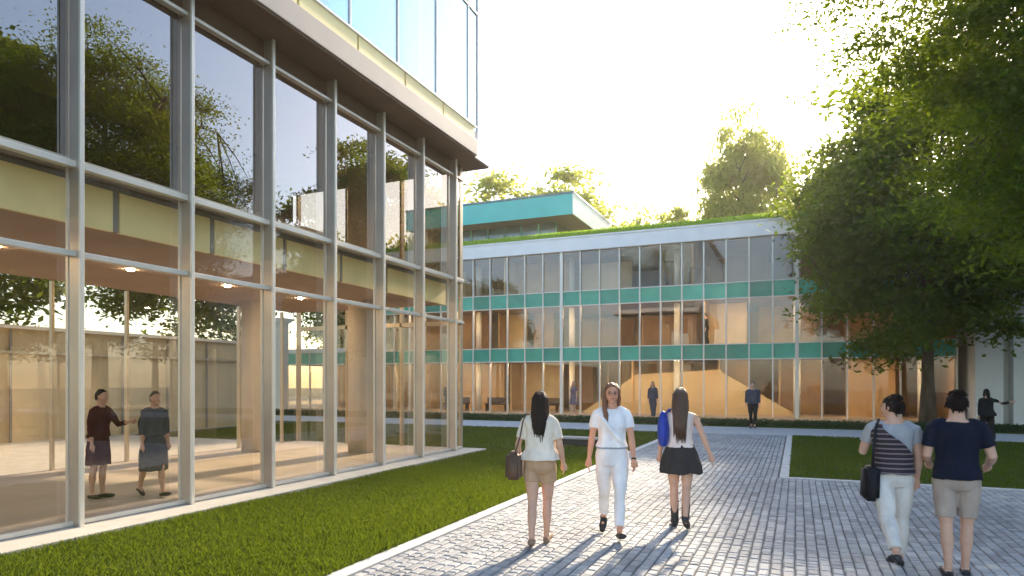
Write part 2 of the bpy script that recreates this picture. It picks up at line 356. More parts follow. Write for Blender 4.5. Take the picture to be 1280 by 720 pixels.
# canopy and the storey above it
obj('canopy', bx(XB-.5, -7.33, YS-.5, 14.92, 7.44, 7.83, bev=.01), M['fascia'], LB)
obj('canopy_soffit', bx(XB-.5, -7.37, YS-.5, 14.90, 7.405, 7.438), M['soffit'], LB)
obj('canopy_end', bx(XB-.5, -7.45, 14.925, 15.9, 7.45, 7.76, bev=.01), M['cap'], LB)
obj('canopy_end_soffit', bx(XB-.5, -7.48, 14.925, 15.88, 7.42, 7.447), M['soffit'], LB)
bm = bmesh.new(); y = YS
while y < 14.8:
    box(bm, -7.43, -7.37, y+.03, min(y+1.56, 14.9), 7.832, 8.13); y += 1.59
obj('parapet_panel', bm, M['yellow'], LB)
obj('parapet_rail', bx(-7.46, -7.435, YS, 15.0, 7.832, 8.09), M['greyj'], LB)
obj('parapet_cap', bx(-7.48, -7.345, YS-.1, 14.93, 8.133, 8.18, bev=.006), M['cap'], LB)
UX, UY = -7.56, 15.37
for k, y in enumerate(fy+[UY]):
    obj('upper_mullion', bx(UX-.06, UX+.03, y-.015, y+.015, 7.84, 14.6), M['cap'], LB)
uy = fy+[UY]
for k in range(len(uy)-1):
    for z0, z1 in ((8.2, 11.2), (11.26, 14.5)):
        t = random.uniform(-.002, .002)
        bm = bmesh.new(); quad(bm, [(UX-t, uy[k]+.02, z0), (UX+t, uy[k+1]-.02, z0), (UX+t, uy[k+1]-.02, z1), (UX-t, uy[k]+.02, z1)]); obj('upper_glass_pane', bm, M['g_sky'], LB)
obj('upper_transom', bx(UX-.04, UX+.03, YS, UY, 11.2, 11.26), M['cap'], LB)
bm = bmesh.new(); quad(bm, [(UX, UY, 7.84), (XB, UY, 7.84), (XB, UY, 14.5), (UX, UY, 14.5)]); obj('upper_end_glass', bm, M['g_sky'], LB)
bm = bmesh.new(); quad(bm, [(XB, YS, 7.84), (XB, UY, 7.84), (XB, UY, 14.5), (XB, YS, 14.5)]); obj('upper_rear_glass', bm, M['g_sky'], LB)
for y in np.arange(2.1, 15, 3.18): obj('upper_column', bx(-9.6, -9.4, y-.1, y+.1, 7.84, 14.5), M['cap'], LB)
obj('roof', bx(XB-.3, UX+.2, YS-.3, UY+.3, 14.5, 14.8), M['cap'], LB)

# ------------------------------------------------------------ long building at the back
BB = thing('long_glass_building', 'long three-storey glass building across the lawn with green bands and a grass roof', 'building')
YB, BP = 35.0, 1.09
XL, XR = -23.98, 6.54
ks = range(-22, 7)
FL = [(0.02, 2.92), (3.70, 5.97), (6.78, 9.0)]
SP = [(2.94, 3.68), (5.99, 6.76)]
XLL = -34.88
for k in range(-32, 7):
    x = k*BP; top = 9.05 if k >= -22 else 3.7
    thick = k in (0, -11, -22)
    wd = .085 if thick else .032
    obj('mullion', bx(x-wd, x+wd, YB-.11, YB+.03, .02, top), M['frame_w'], BB)
for (z0, z1), x0 in ((( 2.90, 2.95), XLL), ((3.66, 3.71), XLL), ((5.95, 6.0), XL), ((6.74, 6.79), XL)):
    obj('rail', bx(x0, XR, YB-.085, YB+.025, z0, z1), M['frame_w'], BB)
for k in range(-32, 6):
    x0, x1 = k*BP+.02, (k+1)*BP-.02
    for i, (z0, z1) in enumerate(FL):
        if i and k < -22: continue
        t = random.uniform(-.004, .004); t2 = random.uniform(-.003, .003)
        bm = bmesh.new(); quad(bm, [(x0, YB-t-t2, z0), (x1, YB+t-t2, z0), (x1, YB+t+t2, z1), (x0, YB-t+t2, z1)]); obj('window_pane', bm, M['g_bk'], BB)
    for i, (z0, z1) in enumerate(SP):
        if i and k < -22: continue
        obj('green_spandrel', bx(x0, x1, YB-.03, YB, z0+.01, z1-.01), M['tealp'], BB)
obj('fascia', bx(XL-.1, XR+.1, YB-.22, YB+.4, 8.96, 9.68, bev=.015), M['cap'], BB)
obj('coping', bx(XL-.14, XR+.14, YB-.27, YB+.5, 9.682, 9.76), M['cap'], BB)
obj('low_roof', bx(XLL-.1, XL-.1, YB-.1, 43, 3.72, 3.95), M['cap'], BB)
# sloping grass roof with tufts
bm = bmesh.new(); quad(bm, [(XL, YB+.1, 9.77), (XR, YB+.1, 9.77), (XR, YB+.55, 10.15), (XL, YB+.55, 10.15)]); quad(bm, [(XL, YB+.55, 10.15), (XR, YB+.55, 10.15), (XR, 48, 10.15), (XL, 48, 10.15)])
rf = obj('green_roof', bm, M['sedum'], BB)
n = 26000; x = rng.uniform(XL, XR, n); y = YB+.1+rng.uniform(0, 1, n)**1.8*2.5; z = np.where(y < YB+.55, 9.77+(y-YB-.1)*.844, 10.15)
a = rng.uniform(0, PI, n); h = rng.uniform(.05, .16, n)
V = np.stack([np.stack([x-.025*np.cos(a), y-.025*np.sin(a), z], 1), np.stack([x+.025*np.cos(a), y+.025*np.sin(a), z], 1), np.stack([x+rng.normal(0, .04, n), y, z+h], 1)], 1).reshape(-1, 3)
gr = obj('roof_grass', np_mesh('roof_grass', V, 3, rng.uniform(.2, 1, n)), M['sed'], rf)
# slabs, interior
obj('floor', bx(XLL, XR, YB+.02, 43, -.05, .03), M['ifloor'], BB)
for z0, z1 in ((3.0, 3.6), (6.05, 6.7)): obj('floor_slab', bx(XL if z0 > 5 else XLL, XR, YB+.05, 43, z0, z1), M['iceil'], BB)
obj('ceiling', bx(XL, XR, YB+.05, 43, 8.98, 9.02), M['iceil'], BB)
obj('back_wall', bx(XLL, XR, 42.9, 43.1, 0, 9.0), M['tan'], BB)
for z0, z1 in ((.03, 3.0), (3.6, 6.05), (6.7, 8.98)):
    obj('end_wall', bx(XR-.1, XR, YB+.05, 42.9, z0, z1), M['tan2'], BB)
    x = XL+.6
    random.seed(int(z0*10)+3)
    while x < XR-1:       # room partitions and panels behind the glass, differing room by room
        wdt = random.uniform(1.1, 3.8); yy = random.choice((37.6, 38.6, 40.2)); m = random.choice(('tan', 'panel', 'tan', 'tan2', 'panel') if z0 < 1 else ('tan', 'tan2', 'tan2', 'panel'))
        obj('partition', bx(x, x+wdt, yy, yy+.1, z0, z1-.02 if z0 < 1 or random.random() < .8 else z0+2.0), M[m], BB)
        if random.random() < .5: obj('side_partition', bx(x, x+.1, yy-random.uniform(.8, 2), yy-.002, z0, z1-.02), M[random.choice(('panel', 'tan'))], BB)
        x += wdt+random.uniform(.1, 1.6)
for k in (-22, -16.5, -11, -5.5, 0, 5):
    for z0, z1 in ((.03, 3.0), (3.6, 6.05), (6.7, 8.98)):
        bm = bmesh.new(); tube(bm, [(k*BP, YB+1.8, z0), (k*BP, YB+1.8, z1)], [.17, .17], 20); obj('column', bm, M['white'], BB, True)
random.seed(11)
for zc, s in ((2.99, 1), (6.04, 1)):
    for x in np.arange(XL+1.5 if zc > 3 else XLL+1.5, XR-1, 3.3):
        obj('fill_strip', bx(x, x+2.7, YB+.06, YB+.16, zc-.012, zc-.002), M['fill_glow'], BB)  # warm strips added out of sight behind the rails to brighten the rooms
# lit wedge of the inside wall, shaped as a lighter beige stair balustrade
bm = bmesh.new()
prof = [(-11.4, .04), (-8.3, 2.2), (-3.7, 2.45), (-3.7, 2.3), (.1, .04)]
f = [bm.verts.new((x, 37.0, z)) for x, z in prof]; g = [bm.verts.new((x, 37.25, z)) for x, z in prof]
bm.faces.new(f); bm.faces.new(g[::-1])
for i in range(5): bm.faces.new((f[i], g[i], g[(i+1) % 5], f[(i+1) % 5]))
obj('stair_lit_wedge', bm, M['panel'], BB)
for x, wd in ((-20, 1.6), (-17.2, 1.4), (-13.6, 1.0)):
    bm = bmesh.new(); box(bm, x, x+wd, YB+.9, YB+1.4, .42, .5); box(bm, x, x+wd, YB+1.34, YB+1.4, .5, .85)
    for q in (x+.05, x+wd-.1): box(bm, q, q+.05, YB+.95, YB+1.35, .03, .42)
    t = thing('sofa', {-20: 'dark low seat behind the ground-floor glass, leftmost', -17.2: 'dark low seat behind the ground-floor glass, second from the left', -13.6: 'small dark low seat behind the glass beside the pale woman in the distance', -6: 'dark low seat in front of the stair behind the glass', -2.8: 'dark low seat behind the glass left of the distant lone walker', 1.3: 'dark low seat behind the ground-floor glass near the big tree'}[x], 'seat', group='low seats behind the ground-floor glass')
    obj('seat_frame', bm, M['dark'], t)

# roof pavilion
RP = thing('roof_pavilion', 'small pavilion with a turquoise fascia and dark windows on the green roof', 'building')
px0, px1, py0, py1 = -26.5, -13.6, 42.0, 51.3
bm = bmesh.new(); box(bm, px0, px1-.05, py0, py0+.06, 12.9, 14.25); obj('fascia', bm, M['teal'], RP)
bm = bmesh.new(); box(bm, px1-.05, px1+.02, py0, py1, 12.88, 14.26); obj('side_fascia', bm, M['white'], RP)
obj('roof', bx(px0-.05, px1+.06, py0-.04, py1+.05, 14.27, 14.4), M['tealw'], RP)
obj('soffit', bx(px0, px1-.06, py0+.07, py1, 12.95, 13.1), M['soffit'], RP)
obj('wall', bx(px0+1.8, px1-1.8, py0+1.9, py1-.5, 10.1, 12.95), M['tealw'], RP)
x = px0+1.8
while x < px1-1.8:
    obj('mullion', bx(x, x+.06, py0+1.8, py0+1.895, 10.15, 12.94), M['tealp'], RP); x += 1.32
obj('column', bx(px0+1.0, px0+1.25, py0+.8, py0+1.05, 10.15, 12.95), M['white'], RP)

# distant pale tower, white building on the right, panelled wall and pier seen through the glass
DT = thing('distant_tower', 'pale blue glass block far away behind the turquoise pavilion', 'building')
obj('wall', bx(-50, -41.0, 88, 100, 0, 27.5), mat('pale_blue_wall', (.5, .62, .68), .3, .05, .2, .02, 5), DT)
for x in np.arange(-50, -41, 1.5): obj('mullion', bx(x, x+.12, 87.8, 87.99, 0, 27.5), M['cap'], DT)
for z in np.arange(3, 27, 3.4): obj('floor_band', bx(-50, -41, 87.85, 87.995, z, z+.5), M['tealw'], DT)
WB = thing('white_building', 'white rendered building with tall pilasters at the right edge behind the tree', 'building')
obj('wall', bx(6.95, 24, 34.4, 46, 0, 8.4), M['white'], WB)
for i, x in enumerate((6.95, 8.3, 9.6, 11.2, 12.8, 14.4, 16)): obj('pilaster', bx(x, x+(.75 if i else 1.0), 33.7, 34.395, 0, 8.2), M['white'], WB)
obj('cornice', bx(6.9, 24.1, 33.6, 46.1, 8.403, 8.8, bev=.02), M['cap'], WB)
for x in (9.15, 10.5, 12.1, 13.7): obj('window_slot', bx(x, x+.3, 34.33, 34.396, .6, 6.8), M['tealw'], WB)
PW = thing('panel_wall', 'long beige panelled pavilion wall seen through the ground-floor glass on the left', 'wall')
obj('wall', bx(-21.3, -21.06, -2, 22.5, 0, 3.35), M['panel'], PW)
for i, y in enumerate(np.arange(-2, 22.5, 1.75)): obj('panel_joint', bx(-21.055, -21.0, y, y+.06, .0, 3.3), M['greyj'], PW)
obj('top_rail', bx(-21.35, -20.93, -2.1, 22.6, 3.352, 3.45), M['frame_w'], PW); obj('mid_rail', bx(-21.05, -20.95, -2, 22.5, 2.62, 2.7), M['frame'], PW)
obj('lit_strip', bx(-20.9, -20.75, -2, 22.4, .0, .02), M['kerb'], PW)
PI_ = thing('white_pier', 'white square pier with a cap beside the long building, seen through the glass', 'pier', (-30.5, 33.4, 0))
obj('pier_shaft', bx(-.35, .35, -.35, .35, 0, 5.6), M['white'], PI_); obj('pier_cap', bx(-.5, .5, -.5, .5, 5.6, 5.85), M['cap'], PI_)
t = thing('stone_bench', 'low backless bench with pale slab top and dark base on the left lawn', 'bench', (-5.45, 17.9, 0))
obj('seat', bx(-.75, .95, -.2, .2, .19, .25, bev=.01), M['bench'], t); obj('base', bx(-.65, .85, -.14, .14, -.01, .19), M['benchd'], t)

# ------------------------------------------------------------ trees
def tree_meshes(seed, h, r, z0, ncl, nleaf, ls, lean=(0, 0), tr=.22, flat=.75, sprd=.55, nl=11):
    rs = np.random.default_rng(seed); rnd = random.Random(seed)
    bm = bmesh.new()
    zc = (z0+h)/2; rz = (h-z0)/2
    tp = [Vector((0, 0, -.05))]
    for i in range(1, 8): f = i/7; tp.append(Vector((lean[0]*f+rnd.uniform(-.1, .1)*f, lean[1]*f+rnd.uniform(-.1, .1)*f, f*(zc+rz*.5))))
    tube(bm, tp, [tr*1.35]+[tr*(1-.75*i/7) for i in range(1, 8)], 12)
    skel = [p for p in tp[3:]]
    limbs = []
    for i in range(nl):
        a = i*2.4+rnd.uniform(-.4, .4); f = rnd.uniform(.35, .95); s = tp[0].lerp(tp[-1], f); 
        el = rnd.uniform(-.25, .75); L_ = r*rnd.uniform(.6, .92)*math.cos(el*.8)
        e = Vector((lean[0]+math.cos(a)*L_, lean[1]+math.sin(a)*L_, zc+math.sin(el)*rz*.8)); 
        if e.z < s.z-.5: e.z = s.z-.3
        pts = []
        for q in range(7):
            g = q/6; p = s.lerp(e, g); p.z += math.sin(g*PI)*.12*L_; p += Vector((rnd.uniform(-.15, .15), rnd.uniform(-.15, .15), rnd.uniform(-.1, .1)))*(g > 0); pts.append(p)
        r0 = tr*(1-.7*f)*.62
        tube(bm, pts, [r0*(1-.8*q/6) for q in range(7)], 7); limbs += pts[2:]
    limbs += skel[2:]
    C = []
    while len(C) < ncl:
        d = rs.normal(0, 1, 3); d /= np.linalg.norm(d); q = rs.uniform(.25, 1)**.45
        nz = noise.noise(Vector(d*1.7)+Vector((seed, 0, 0))); q *= (.86+.42*nz)
        c = Vector((lean[0]+d[0]*r*q, lean[1]+d[1]*r*q, zc+d[2]*rz*q))
        C.append(c)
    VV = []; RR = []
    for c in C:
        b = min(limbs, key=lambda p: (p-c).length); m_ = b.lerp(c, .5)+Vector((0, 0, .15)); tube(bm, [b, m_, c], [.035, .022, .008], 5)
        n = int(nleaf*rnd.uniform(.5, 1.4)); sc = sprd*rnd.uniform(.6, 1.35)
        out = Vector((c.x-lean[0], c.y-lean[1], 0)); out = out.normalized() if out.length > .1 else Vector((1, 0, 0))
        t = rs.normal(0, 1, (n, 3))*np.array([sc, sc, sc*.42]); 
        along = t[:, 0]*out.x+t[:, 1]*out.y; t[:, 2] -= .28*along*np.sign(along)*.5+.12*along
        P = t+np.array(c)
        d1 = rs.normal(0, 1, (n, 3)); d1[:, 2] = d1[:, 2]*.5-.35; d1 /= np.linalg.norm(d1, axis=1)[:, None]
        up = rs.normal(0, .55, (n, 3))+np.array([0, 0, 1.]); d2 = np.cross(d1, up); d2 /= np.linalg.norm(d2, axis=1)[:, None]
        s = (ls*rs.uniform(.55, 1.35, n))[:, None]
        VV.append(np.stack([P-d1*s, P-d2*s*.48+d1*s*.1, P+d1*s, P+d2*s*.48+d1*s*.1], 1).reshape(-1, 3)); RR.append(np.clip(rs.normal(.45, .22, n)+rnd.uniform(-.15, .15), 0, 1))
    tm = bpy.data.meshes.new('tree_trunk'); bm.to_mesh(tm); bm.free(); tm.polygons.foreach_set('use_smooth', [True]*len(tm.polygons)); tm.materials.append(M['bark'])
    cm = np_mesh('tree_crown', np.concatenate(VV), 4, np.concatenate(RR))
    return tm, cm
def put_tree(ms, loc, rz, sc, label, leaf, group=None, szz=1, name='broadleaf_tree'):
    t = thing(name, label, 'tree', loc, rz, group); t.scale = (sc, sc, sc*szz)
    obj('trunk', ms[0], None, t); c = obj('crown', ms[1], None, t)
    if not ms[1].materials: ms[1].materials.append(leaf)
    return t
tA = tree_meshes(3, 15.0, 6.3, 2.3, 320, 330, .14, tr=.26, flat=.8, sprd=.6)
put_tree(tA, (4.85, 31.2, 0), 0, 1, 'large leafy tree with dark trunk standing before the white building on the right', M['leafA'])
tB = tree_meshes(8, 13.8, 5.6, 4.1, 400, 640, .058, tr=.3, sprd=.5, nl=16)
put_tree(tB, (6.45, 15.9, 0), .6, 1, 'tallest near tree whose dark boughs overhang the top right corner', M['leafA'])
tC = tree_meshes(21, 15, 5.2, 4.5, 120, 200, .19, tr=.25, sprd=.75)
tD = tree_meshes(33, 15, 5.2, 3.0, 170, 230, .19, tr=.25, sprd=.75)
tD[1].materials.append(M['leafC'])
put_tree(tC, (14.5, 13.5, 0), 1.0, 1.12, 'broad tree mirrored in the upper glass at the left edge', M['leafA'])
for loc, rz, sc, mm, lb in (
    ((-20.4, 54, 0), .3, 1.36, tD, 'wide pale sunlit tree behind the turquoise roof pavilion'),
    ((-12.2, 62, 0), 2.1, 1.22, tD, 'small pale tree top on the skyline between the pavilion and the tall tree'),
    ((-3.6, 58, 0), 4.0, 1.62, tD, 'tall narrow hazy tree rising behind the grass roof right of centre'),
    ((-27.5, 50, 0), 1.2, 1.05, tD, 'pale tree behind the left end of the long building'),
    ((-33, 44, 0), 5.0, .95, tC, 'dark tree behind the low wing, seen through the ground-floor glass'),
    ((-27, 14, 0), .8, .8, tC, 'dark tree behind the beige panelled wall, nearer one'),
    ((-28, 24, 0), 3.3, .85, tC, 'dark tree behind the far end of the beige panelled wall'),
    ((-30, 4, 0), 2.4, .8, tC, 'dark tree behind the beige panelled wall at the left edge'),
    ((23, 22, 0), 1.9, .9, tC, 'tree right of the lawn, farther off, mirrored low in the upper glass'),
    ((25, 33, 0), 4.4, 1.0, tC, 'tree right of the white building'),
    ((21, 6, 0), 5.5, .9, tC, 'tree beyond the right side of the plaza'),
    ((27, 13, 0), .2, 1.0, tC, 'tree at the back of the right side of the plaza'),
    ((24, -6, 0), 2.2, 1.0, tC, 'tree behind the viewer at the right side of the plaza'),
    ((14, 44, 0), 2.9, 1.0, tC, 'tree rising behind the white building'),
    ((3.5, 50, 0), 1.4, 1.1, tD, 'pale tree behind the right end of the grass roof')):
    t = put_tree(mm, loc, rz, sc, lb, None, 'background trees')
    if loc[0] > 20: t.scale = (sc, sc, sc*.72)
    if 'narrow' in lb: t.scale = (.85, .85, 1.6)
    if 'small' in lb: t.scale = (.8, .8, 1.25)

# ------------------------------------------------------------ people
SK = mat('skin', (.62, .36, .25), .55, .06, 10, .03, 60, 0, .35)
SK2 = mat('skin_warm', (.66, .32, .2), .55, .06, 10, .03, 60, 0, .35)
def cloth(name, col, var=.1, rough=.85): return mat(name, col, rough, var*1.6, 7, .6, 38, 0, .15, (1, 1, .45))
HAIR_D = mat('hair_dark', (.016, .009, .007), .6, .4, 30, .4, 120, 0, .2, (8, 8, .6))
HAIR_B = mat('hair_brown', (.07, .035, .02), .45, .35, 30, .4, 120, 0, .5, (8, 8, .6))
HAIR_R = mat('hair_auburn', (.2, .08, .035), .45, .3, 30, .4, 120, 0, .5, (8, 8, .6))
SHOE = mat('shoe_black', (.02, .02, .022), .5, .2, 20, .1, 60)
EYE = mat('eye', (.03, .02, .015), .2, 0, 5, 0); LIP = mat('lip', (.5, .16, .13), .5, .05, 5, 0)
def V3(*a): return Vector(a)
class Rig:
    """joints of a standing or walking figure, 1.70 m, facing +Y, right-hand side +X"""
    def __init__(s, sex='f', legs=None, arms=None, lean=.03, head=(0, 0)):
        s.sex = sex; s.lean = lean; s.f = sex == 'f'
        s.sh = .165 if s.f else .192; s.hp = .088 if s.f else .098
        s.leg = {}; s.arm = {}
        legs = legs or {}; arms = arms or {}
        for sd in (-1, 1):
            th, kn, ft = legs.get(sd, (0, 0, 0))       # thigh swing fwd deg, knee bend deg, foot pitch deg (toe down +)
            hip = V3(sd*s.hp, 0, .90); a = R(th)
            knee = hip+V3(sd*-.012, math.sin(a)*.425, -math.cos(a)*.425); b = R(th-kn)
            ank = knee+V3(sd*-.012, math.sin(b)*.40, -math.cos(b)*.40)
            c = R(ft); toe = ank+V3(sd*.03, math.cos(c)*.17, -math.sin(c)*.17-.045); heel = ank+V3(0, -.055*math.cos(c)+(-.05)*math.sin(c)*.5, -.055*math.cos(c)+.05*math.sin(c))
            s.leg[sd] = (hip, knee, ank, toe, heel)
        s.low = min(min(l[3].z-.028, l[4].z-.028) for l in s.leg.values())
        for sd in (-1, 1):
            ud, fd = arms.get(sd, ((sd*.12, -.02, -1), (sd*.05, .15, -1)))
            shd = s.T(V3(sd*s.sh, 0, 1.385)); u = V3(*ud).normalized(); f = V3(*fd).normalized()
            el = shd+u*.285; wr = el+f*.24; s.arm[sd] = (shd, el, wr, f)
        s.head = head
    def T(s, p):      # torso lean about the pelvis
        k = max(0, p.z-.95); return Vector((p.x, p.y+k*s.lean*2.2, p.z))
    def torso(s, off=0., z0=.8, z1=1.52, oz=None):
        F = [(.80, .135, .095, 0), (.86, .165, .118, -.012), (.93, .170, .122, -.014), (1.0, .150, .105, 0), (1.07, .126, .09, .004), (1.15, .130, .094, .006), (1.235, .146, .112, .014), (1.31, .152, .102, .006), (1.37, .158, .086, -.004), (1.41, .118, .07, -.006), (1.44, .06, .056, -.004), (1.52, .048, .052, .006)]
        Mm = [(.80, .135, .095, 0), (.86, .158, .112, -.008), (.93, .162, .114, -.008), (1.0, .152, .104, 0), (1.07, .146, .1, .002), (1.15, .152, .106, .004), (1.235, .168, .118, .006), (1.31, .178, .114, 0), (1.37, .182, .096, -.006), (1.415, .13, .076, -.008), (1.45, .07, .062, -.004), (1.52, .06, .062, .006)]
        T = F if s.f else Mm
        def at(z):
            for a, b in zip(T, T[1:]):
                if a[0] <= z <= b[0]:
                    g = (z-a[0])/(b[0]-a[0]); return [a[i]+(b[i]-a[i])*g for i in range(4)]
            return T[-1] if z > 1 else T[0]
        zs = sorted({z0, z1} | {t[0] for t in T if z0 < t[0] < z1}); out = []
        for z in zs:
            _, rx, ry, cy = at(z); p = s.T(V3(0, cy, z)); o = off if oz is None else off+oz(z)
            out.append((p.x, p.y, p.z, rx+o, ry+o))
        return out
def leg_pts(J, r, t1=1.0):
    """points down the leg with radii (hip.. ankle), cut at fraction t1 of whole length"""
    hip, kn, an = J[:3]; P = []; 
    prof = [(0, .086), (.2, .082), (.38, .067), (.5, .052), (.6, .050), (.7, .053), (.85, .038), (1.0, .033)]
    for f, q in prof:
        p = hip.lerp(kn, f*2) if f <= .5 else kn.lerp(an, f*2-1)
        if .5 < f < .95: p = p+Vector((0, -.012, 0))
        if f <= t1+1e-6: P.append((p, q))
    if P[-1][0] != an and t1 < 1:
        f = t1; P.append((hip.lerp(kn, f*2) if f <= .5 else kn.lerp(an, f*2-1), np.interp(f, [a for a, _ in prof], [b for _, b in prof])))
    return [p for p, _ in P], [q+r for _, q in P]
def wrinkle(me, amp, sc=9, seed=0):
    n = len(me.vertices); co = np.empty(n*3, dtype=np.float32); no = np.empty(n*3, dtype=np.float32)
    me.vertices.foreach_get('co', co); me.vertices.foreach_get('normal', no); co = co.reshape(-1, 3); no = no.reshape(-1, 3)
    d = np.array([noise.noise((x*sc+seed, y*sc, z*sc*.55))+.5*noise.noise((x*sc*2.3, y*sc*2.3, z*sc*1.2+seed)) for x, y, z in co.tolist()])
    me.vertices.foreach_set('co', (co+no*(d*amp)[:, None]).ravel().astype(np.float32)); me.update()
def finger(bm, p, d, curl, n, L_, r):
    pts = [p]; dd = d.copy()
    for k in range(3):
        dd = (dd+n*curl).normalized(); p = p+dd*L_/3; pts.append(p)
    tube(bm, pts, [r, r*.95, r*.85, r*.6], 8)
def hand(bm, wr, f, sd, palm_in):
    n = palm_in; side = f.cross(n).normalized()
    a = wr+f*.045; b = wr+f*.092
    tube(bm, [wr-f*.01, wr+f*.03, a+f*.02, b], [.024, .033, .040, .036], 10, [(1, 1)]*4)
    for i, (o, L_) in enumerate(((-.028, .068), (-.010, .078), (.010, .073), (.028, .058))):
        finger(bm, b+side*o-f*.012, (f+side*o*4).normalized(), .22, n, L_, .0085)
    fw = -side if (side.y < 0) else side       # thumb on the forward side
    finger(bm, wr+f*.03+fw*.02, (f*.6+fw*.75).normalized(), .15, n, .062, .010)
def build_person(label, loc, heading, H, rig, vox=.0065, skin=SK, top=None, bottom=None, hair=None, shoes=SHOE, sock=None, face=True, category='person'):
    t = thing('person', label, 'person', (loc[0], loc[1], (loc[2] if len(loc) > 2 else 0)), heading, None)
    k = H/1.70; dz = -rig.low
    root = t; ch = []
    # body
    bm = bmesh.new(); rings_h(bm, rig.torso())
    for sd in (-1, 1):
        p, r = leg_pts(rig.leg[sd], 0); tube(bm, p, r, 14)
        hip, kn, an, toe, heel = rig.leg[sd]
        tube(bm, [heel+V3(0, -.005, .0), an+V3(0, 0, -.03), an.lerp(toe, .5)+V3(0, 0, -.012), toe], [.028, .036, .034, .022], 10)
        sh, el, wr, f = rig.arm[sd]
        pts = [sh+V3(-sd*.05, 0, -.01), sh+V3(-sd*.006, 0, -.03), sh.lerp(el, .45), el, el.lerp(wr, .3), el.lerp(wr, .7), wr]
        rr = [.040, .043, .041, .034, .037, .029, .023] if rig.f else [.048, .05, .049, .04, .043, .034, .026]
        tube(bm, pts, rr, 12)
        hand(bm, wr, f, sd, V3(-sd, .15, 0).normalized())
    hy, hx = rig.head; rot = Matrix.Rotation(R(hy), 4, 'Z') @ Matrix.Rotation(R(hx), 4, 'X')
    base = rig.T(V3(0, .0, 1.50)); MH = Matrix.Translation(base) @ rot
    def HD(x, y, z): return MH @ Vector((x, y, z))
    hv = ball(bm, (0, 0, 0), (1, 1, 1), 24, 18)
    for v in hv:
        x, y, z = v.co; w_ = 1.0
        if z < 0: w_ = 1-.30*(-z)**1.6
        xx = .073*x*w_; yy = .094*y*(1-.12*max(0, -z)) + (.012*max(0, -z) if y > -.2 else .0); zz = .112*z
        if y > .6 and z < 0: yy += .004
        v.co = HD(xx, yy+.018, zz+.088)
    # nose, brow, chin, ears, lips
    tube(bm, [HD(0, .100, .112), HD(0, .112, .09), HD(0, .122, .072), HD(0, .108, .062)], [.007, .009, .012, .009], 8)
    ball(bm, HD(0, .094, -.002), (.022, .018, .016), 8, 6)
    for sd in (-1, 1):
        ball(bm, HD(sd*.074, .012, .085), (.010, .018, .030), 8, 6); ball(bm, HD(sd*.03, .098, .112), (.02, .008, .007), 8, 6); ball(bm, HD(sd*.042, .078, .062), (.022, .022, .024), 8, 6)
    tube(bm, [base+V3(0, -.01, -.06), HD(0, .005, .05)], [.05 if rig.f else .058, .047 if rig.f else .056], 12)
    body = obj('body', remesh(bm, vox, 2), skin, None, True); ch.append(body)
    if face:
        for sd in (-1, 1):
            bm = bmesh.new(); ball(bm, HD(sd*.030, .1045, .092), (.011, .005, .006), 10, 8); ch.append(obj('eye', bm, EYE, None, True))
            bm = bmesh.new(); tube(bm, [HD(sd*.016, .110, .108), HD(sd*.032, .108, .113), HD(sd*.048, .098, .108)], [.003, .0035, .002], 6); ch.append(obj('eyebrow', bm, hair[1] if hair else HAIR_D, None, True))
        bm = bmesh.new(); tube(bm, [HD(-.022, .104, .036), HD(0, .112, .037), HD(.022, .104, .036)], [.003, .007, .003], 8); ch.append(obj('mouth', bm, LIP, None, True))
    # top
    if top:
        kind, m, z0, sl = top; bm = bmesh.new()
        flare = {'tee': lambda z: .003+max(0, 1.2-z)*.07, 'loose': lambda z: .012+max(0, 1.25-z)*.12, 'tank': lambda z: max(0, 1.15-z)*.03}[kind]
        rings_h(bm, rig.torso(.014, z0, 1.425 if kind != 'tank' else 1.40, flare))
        for sd in (-1, 1):
            if sl > 0:
                sh, el, wr, f = rig.arm[sd]; e = sh.lerp(el, min(sl, 1)); r0 = .060 if rig.f else .070
                P = [sh+V3(-sd*.115, 0, .035), sh+V3(-sd*.055, 0, .012), sh+V3(-sd*.008, 0, -.016), sh.lerp(e, .5), e]; q = [r0*.6, r0*.84, r0*.96, r0*.95, r0*.93]
                if sl > 1: P = P[:-1]+[el, el.lerp(wr, sl-1)]; q = q[:-1]+[r0*.8, r0*.7]
                tube(bm, P, q, 14)
            else:
                tube(bm, [rig.T(V3(sd*.085, .03, 1.37)), rig.T(V3(sd*.085, -.01, 1.43)), rig.T(V3(sd*.085, -.05, 1.36))], [.018, .018, .018], 8)
        me = remesh(bm, max(vox, .0075), 3); wrinkle(me, .010 if kind != 'loose' else .016, 11, hash(label) % 50); ch.append(obj('top', me, m, None, True))
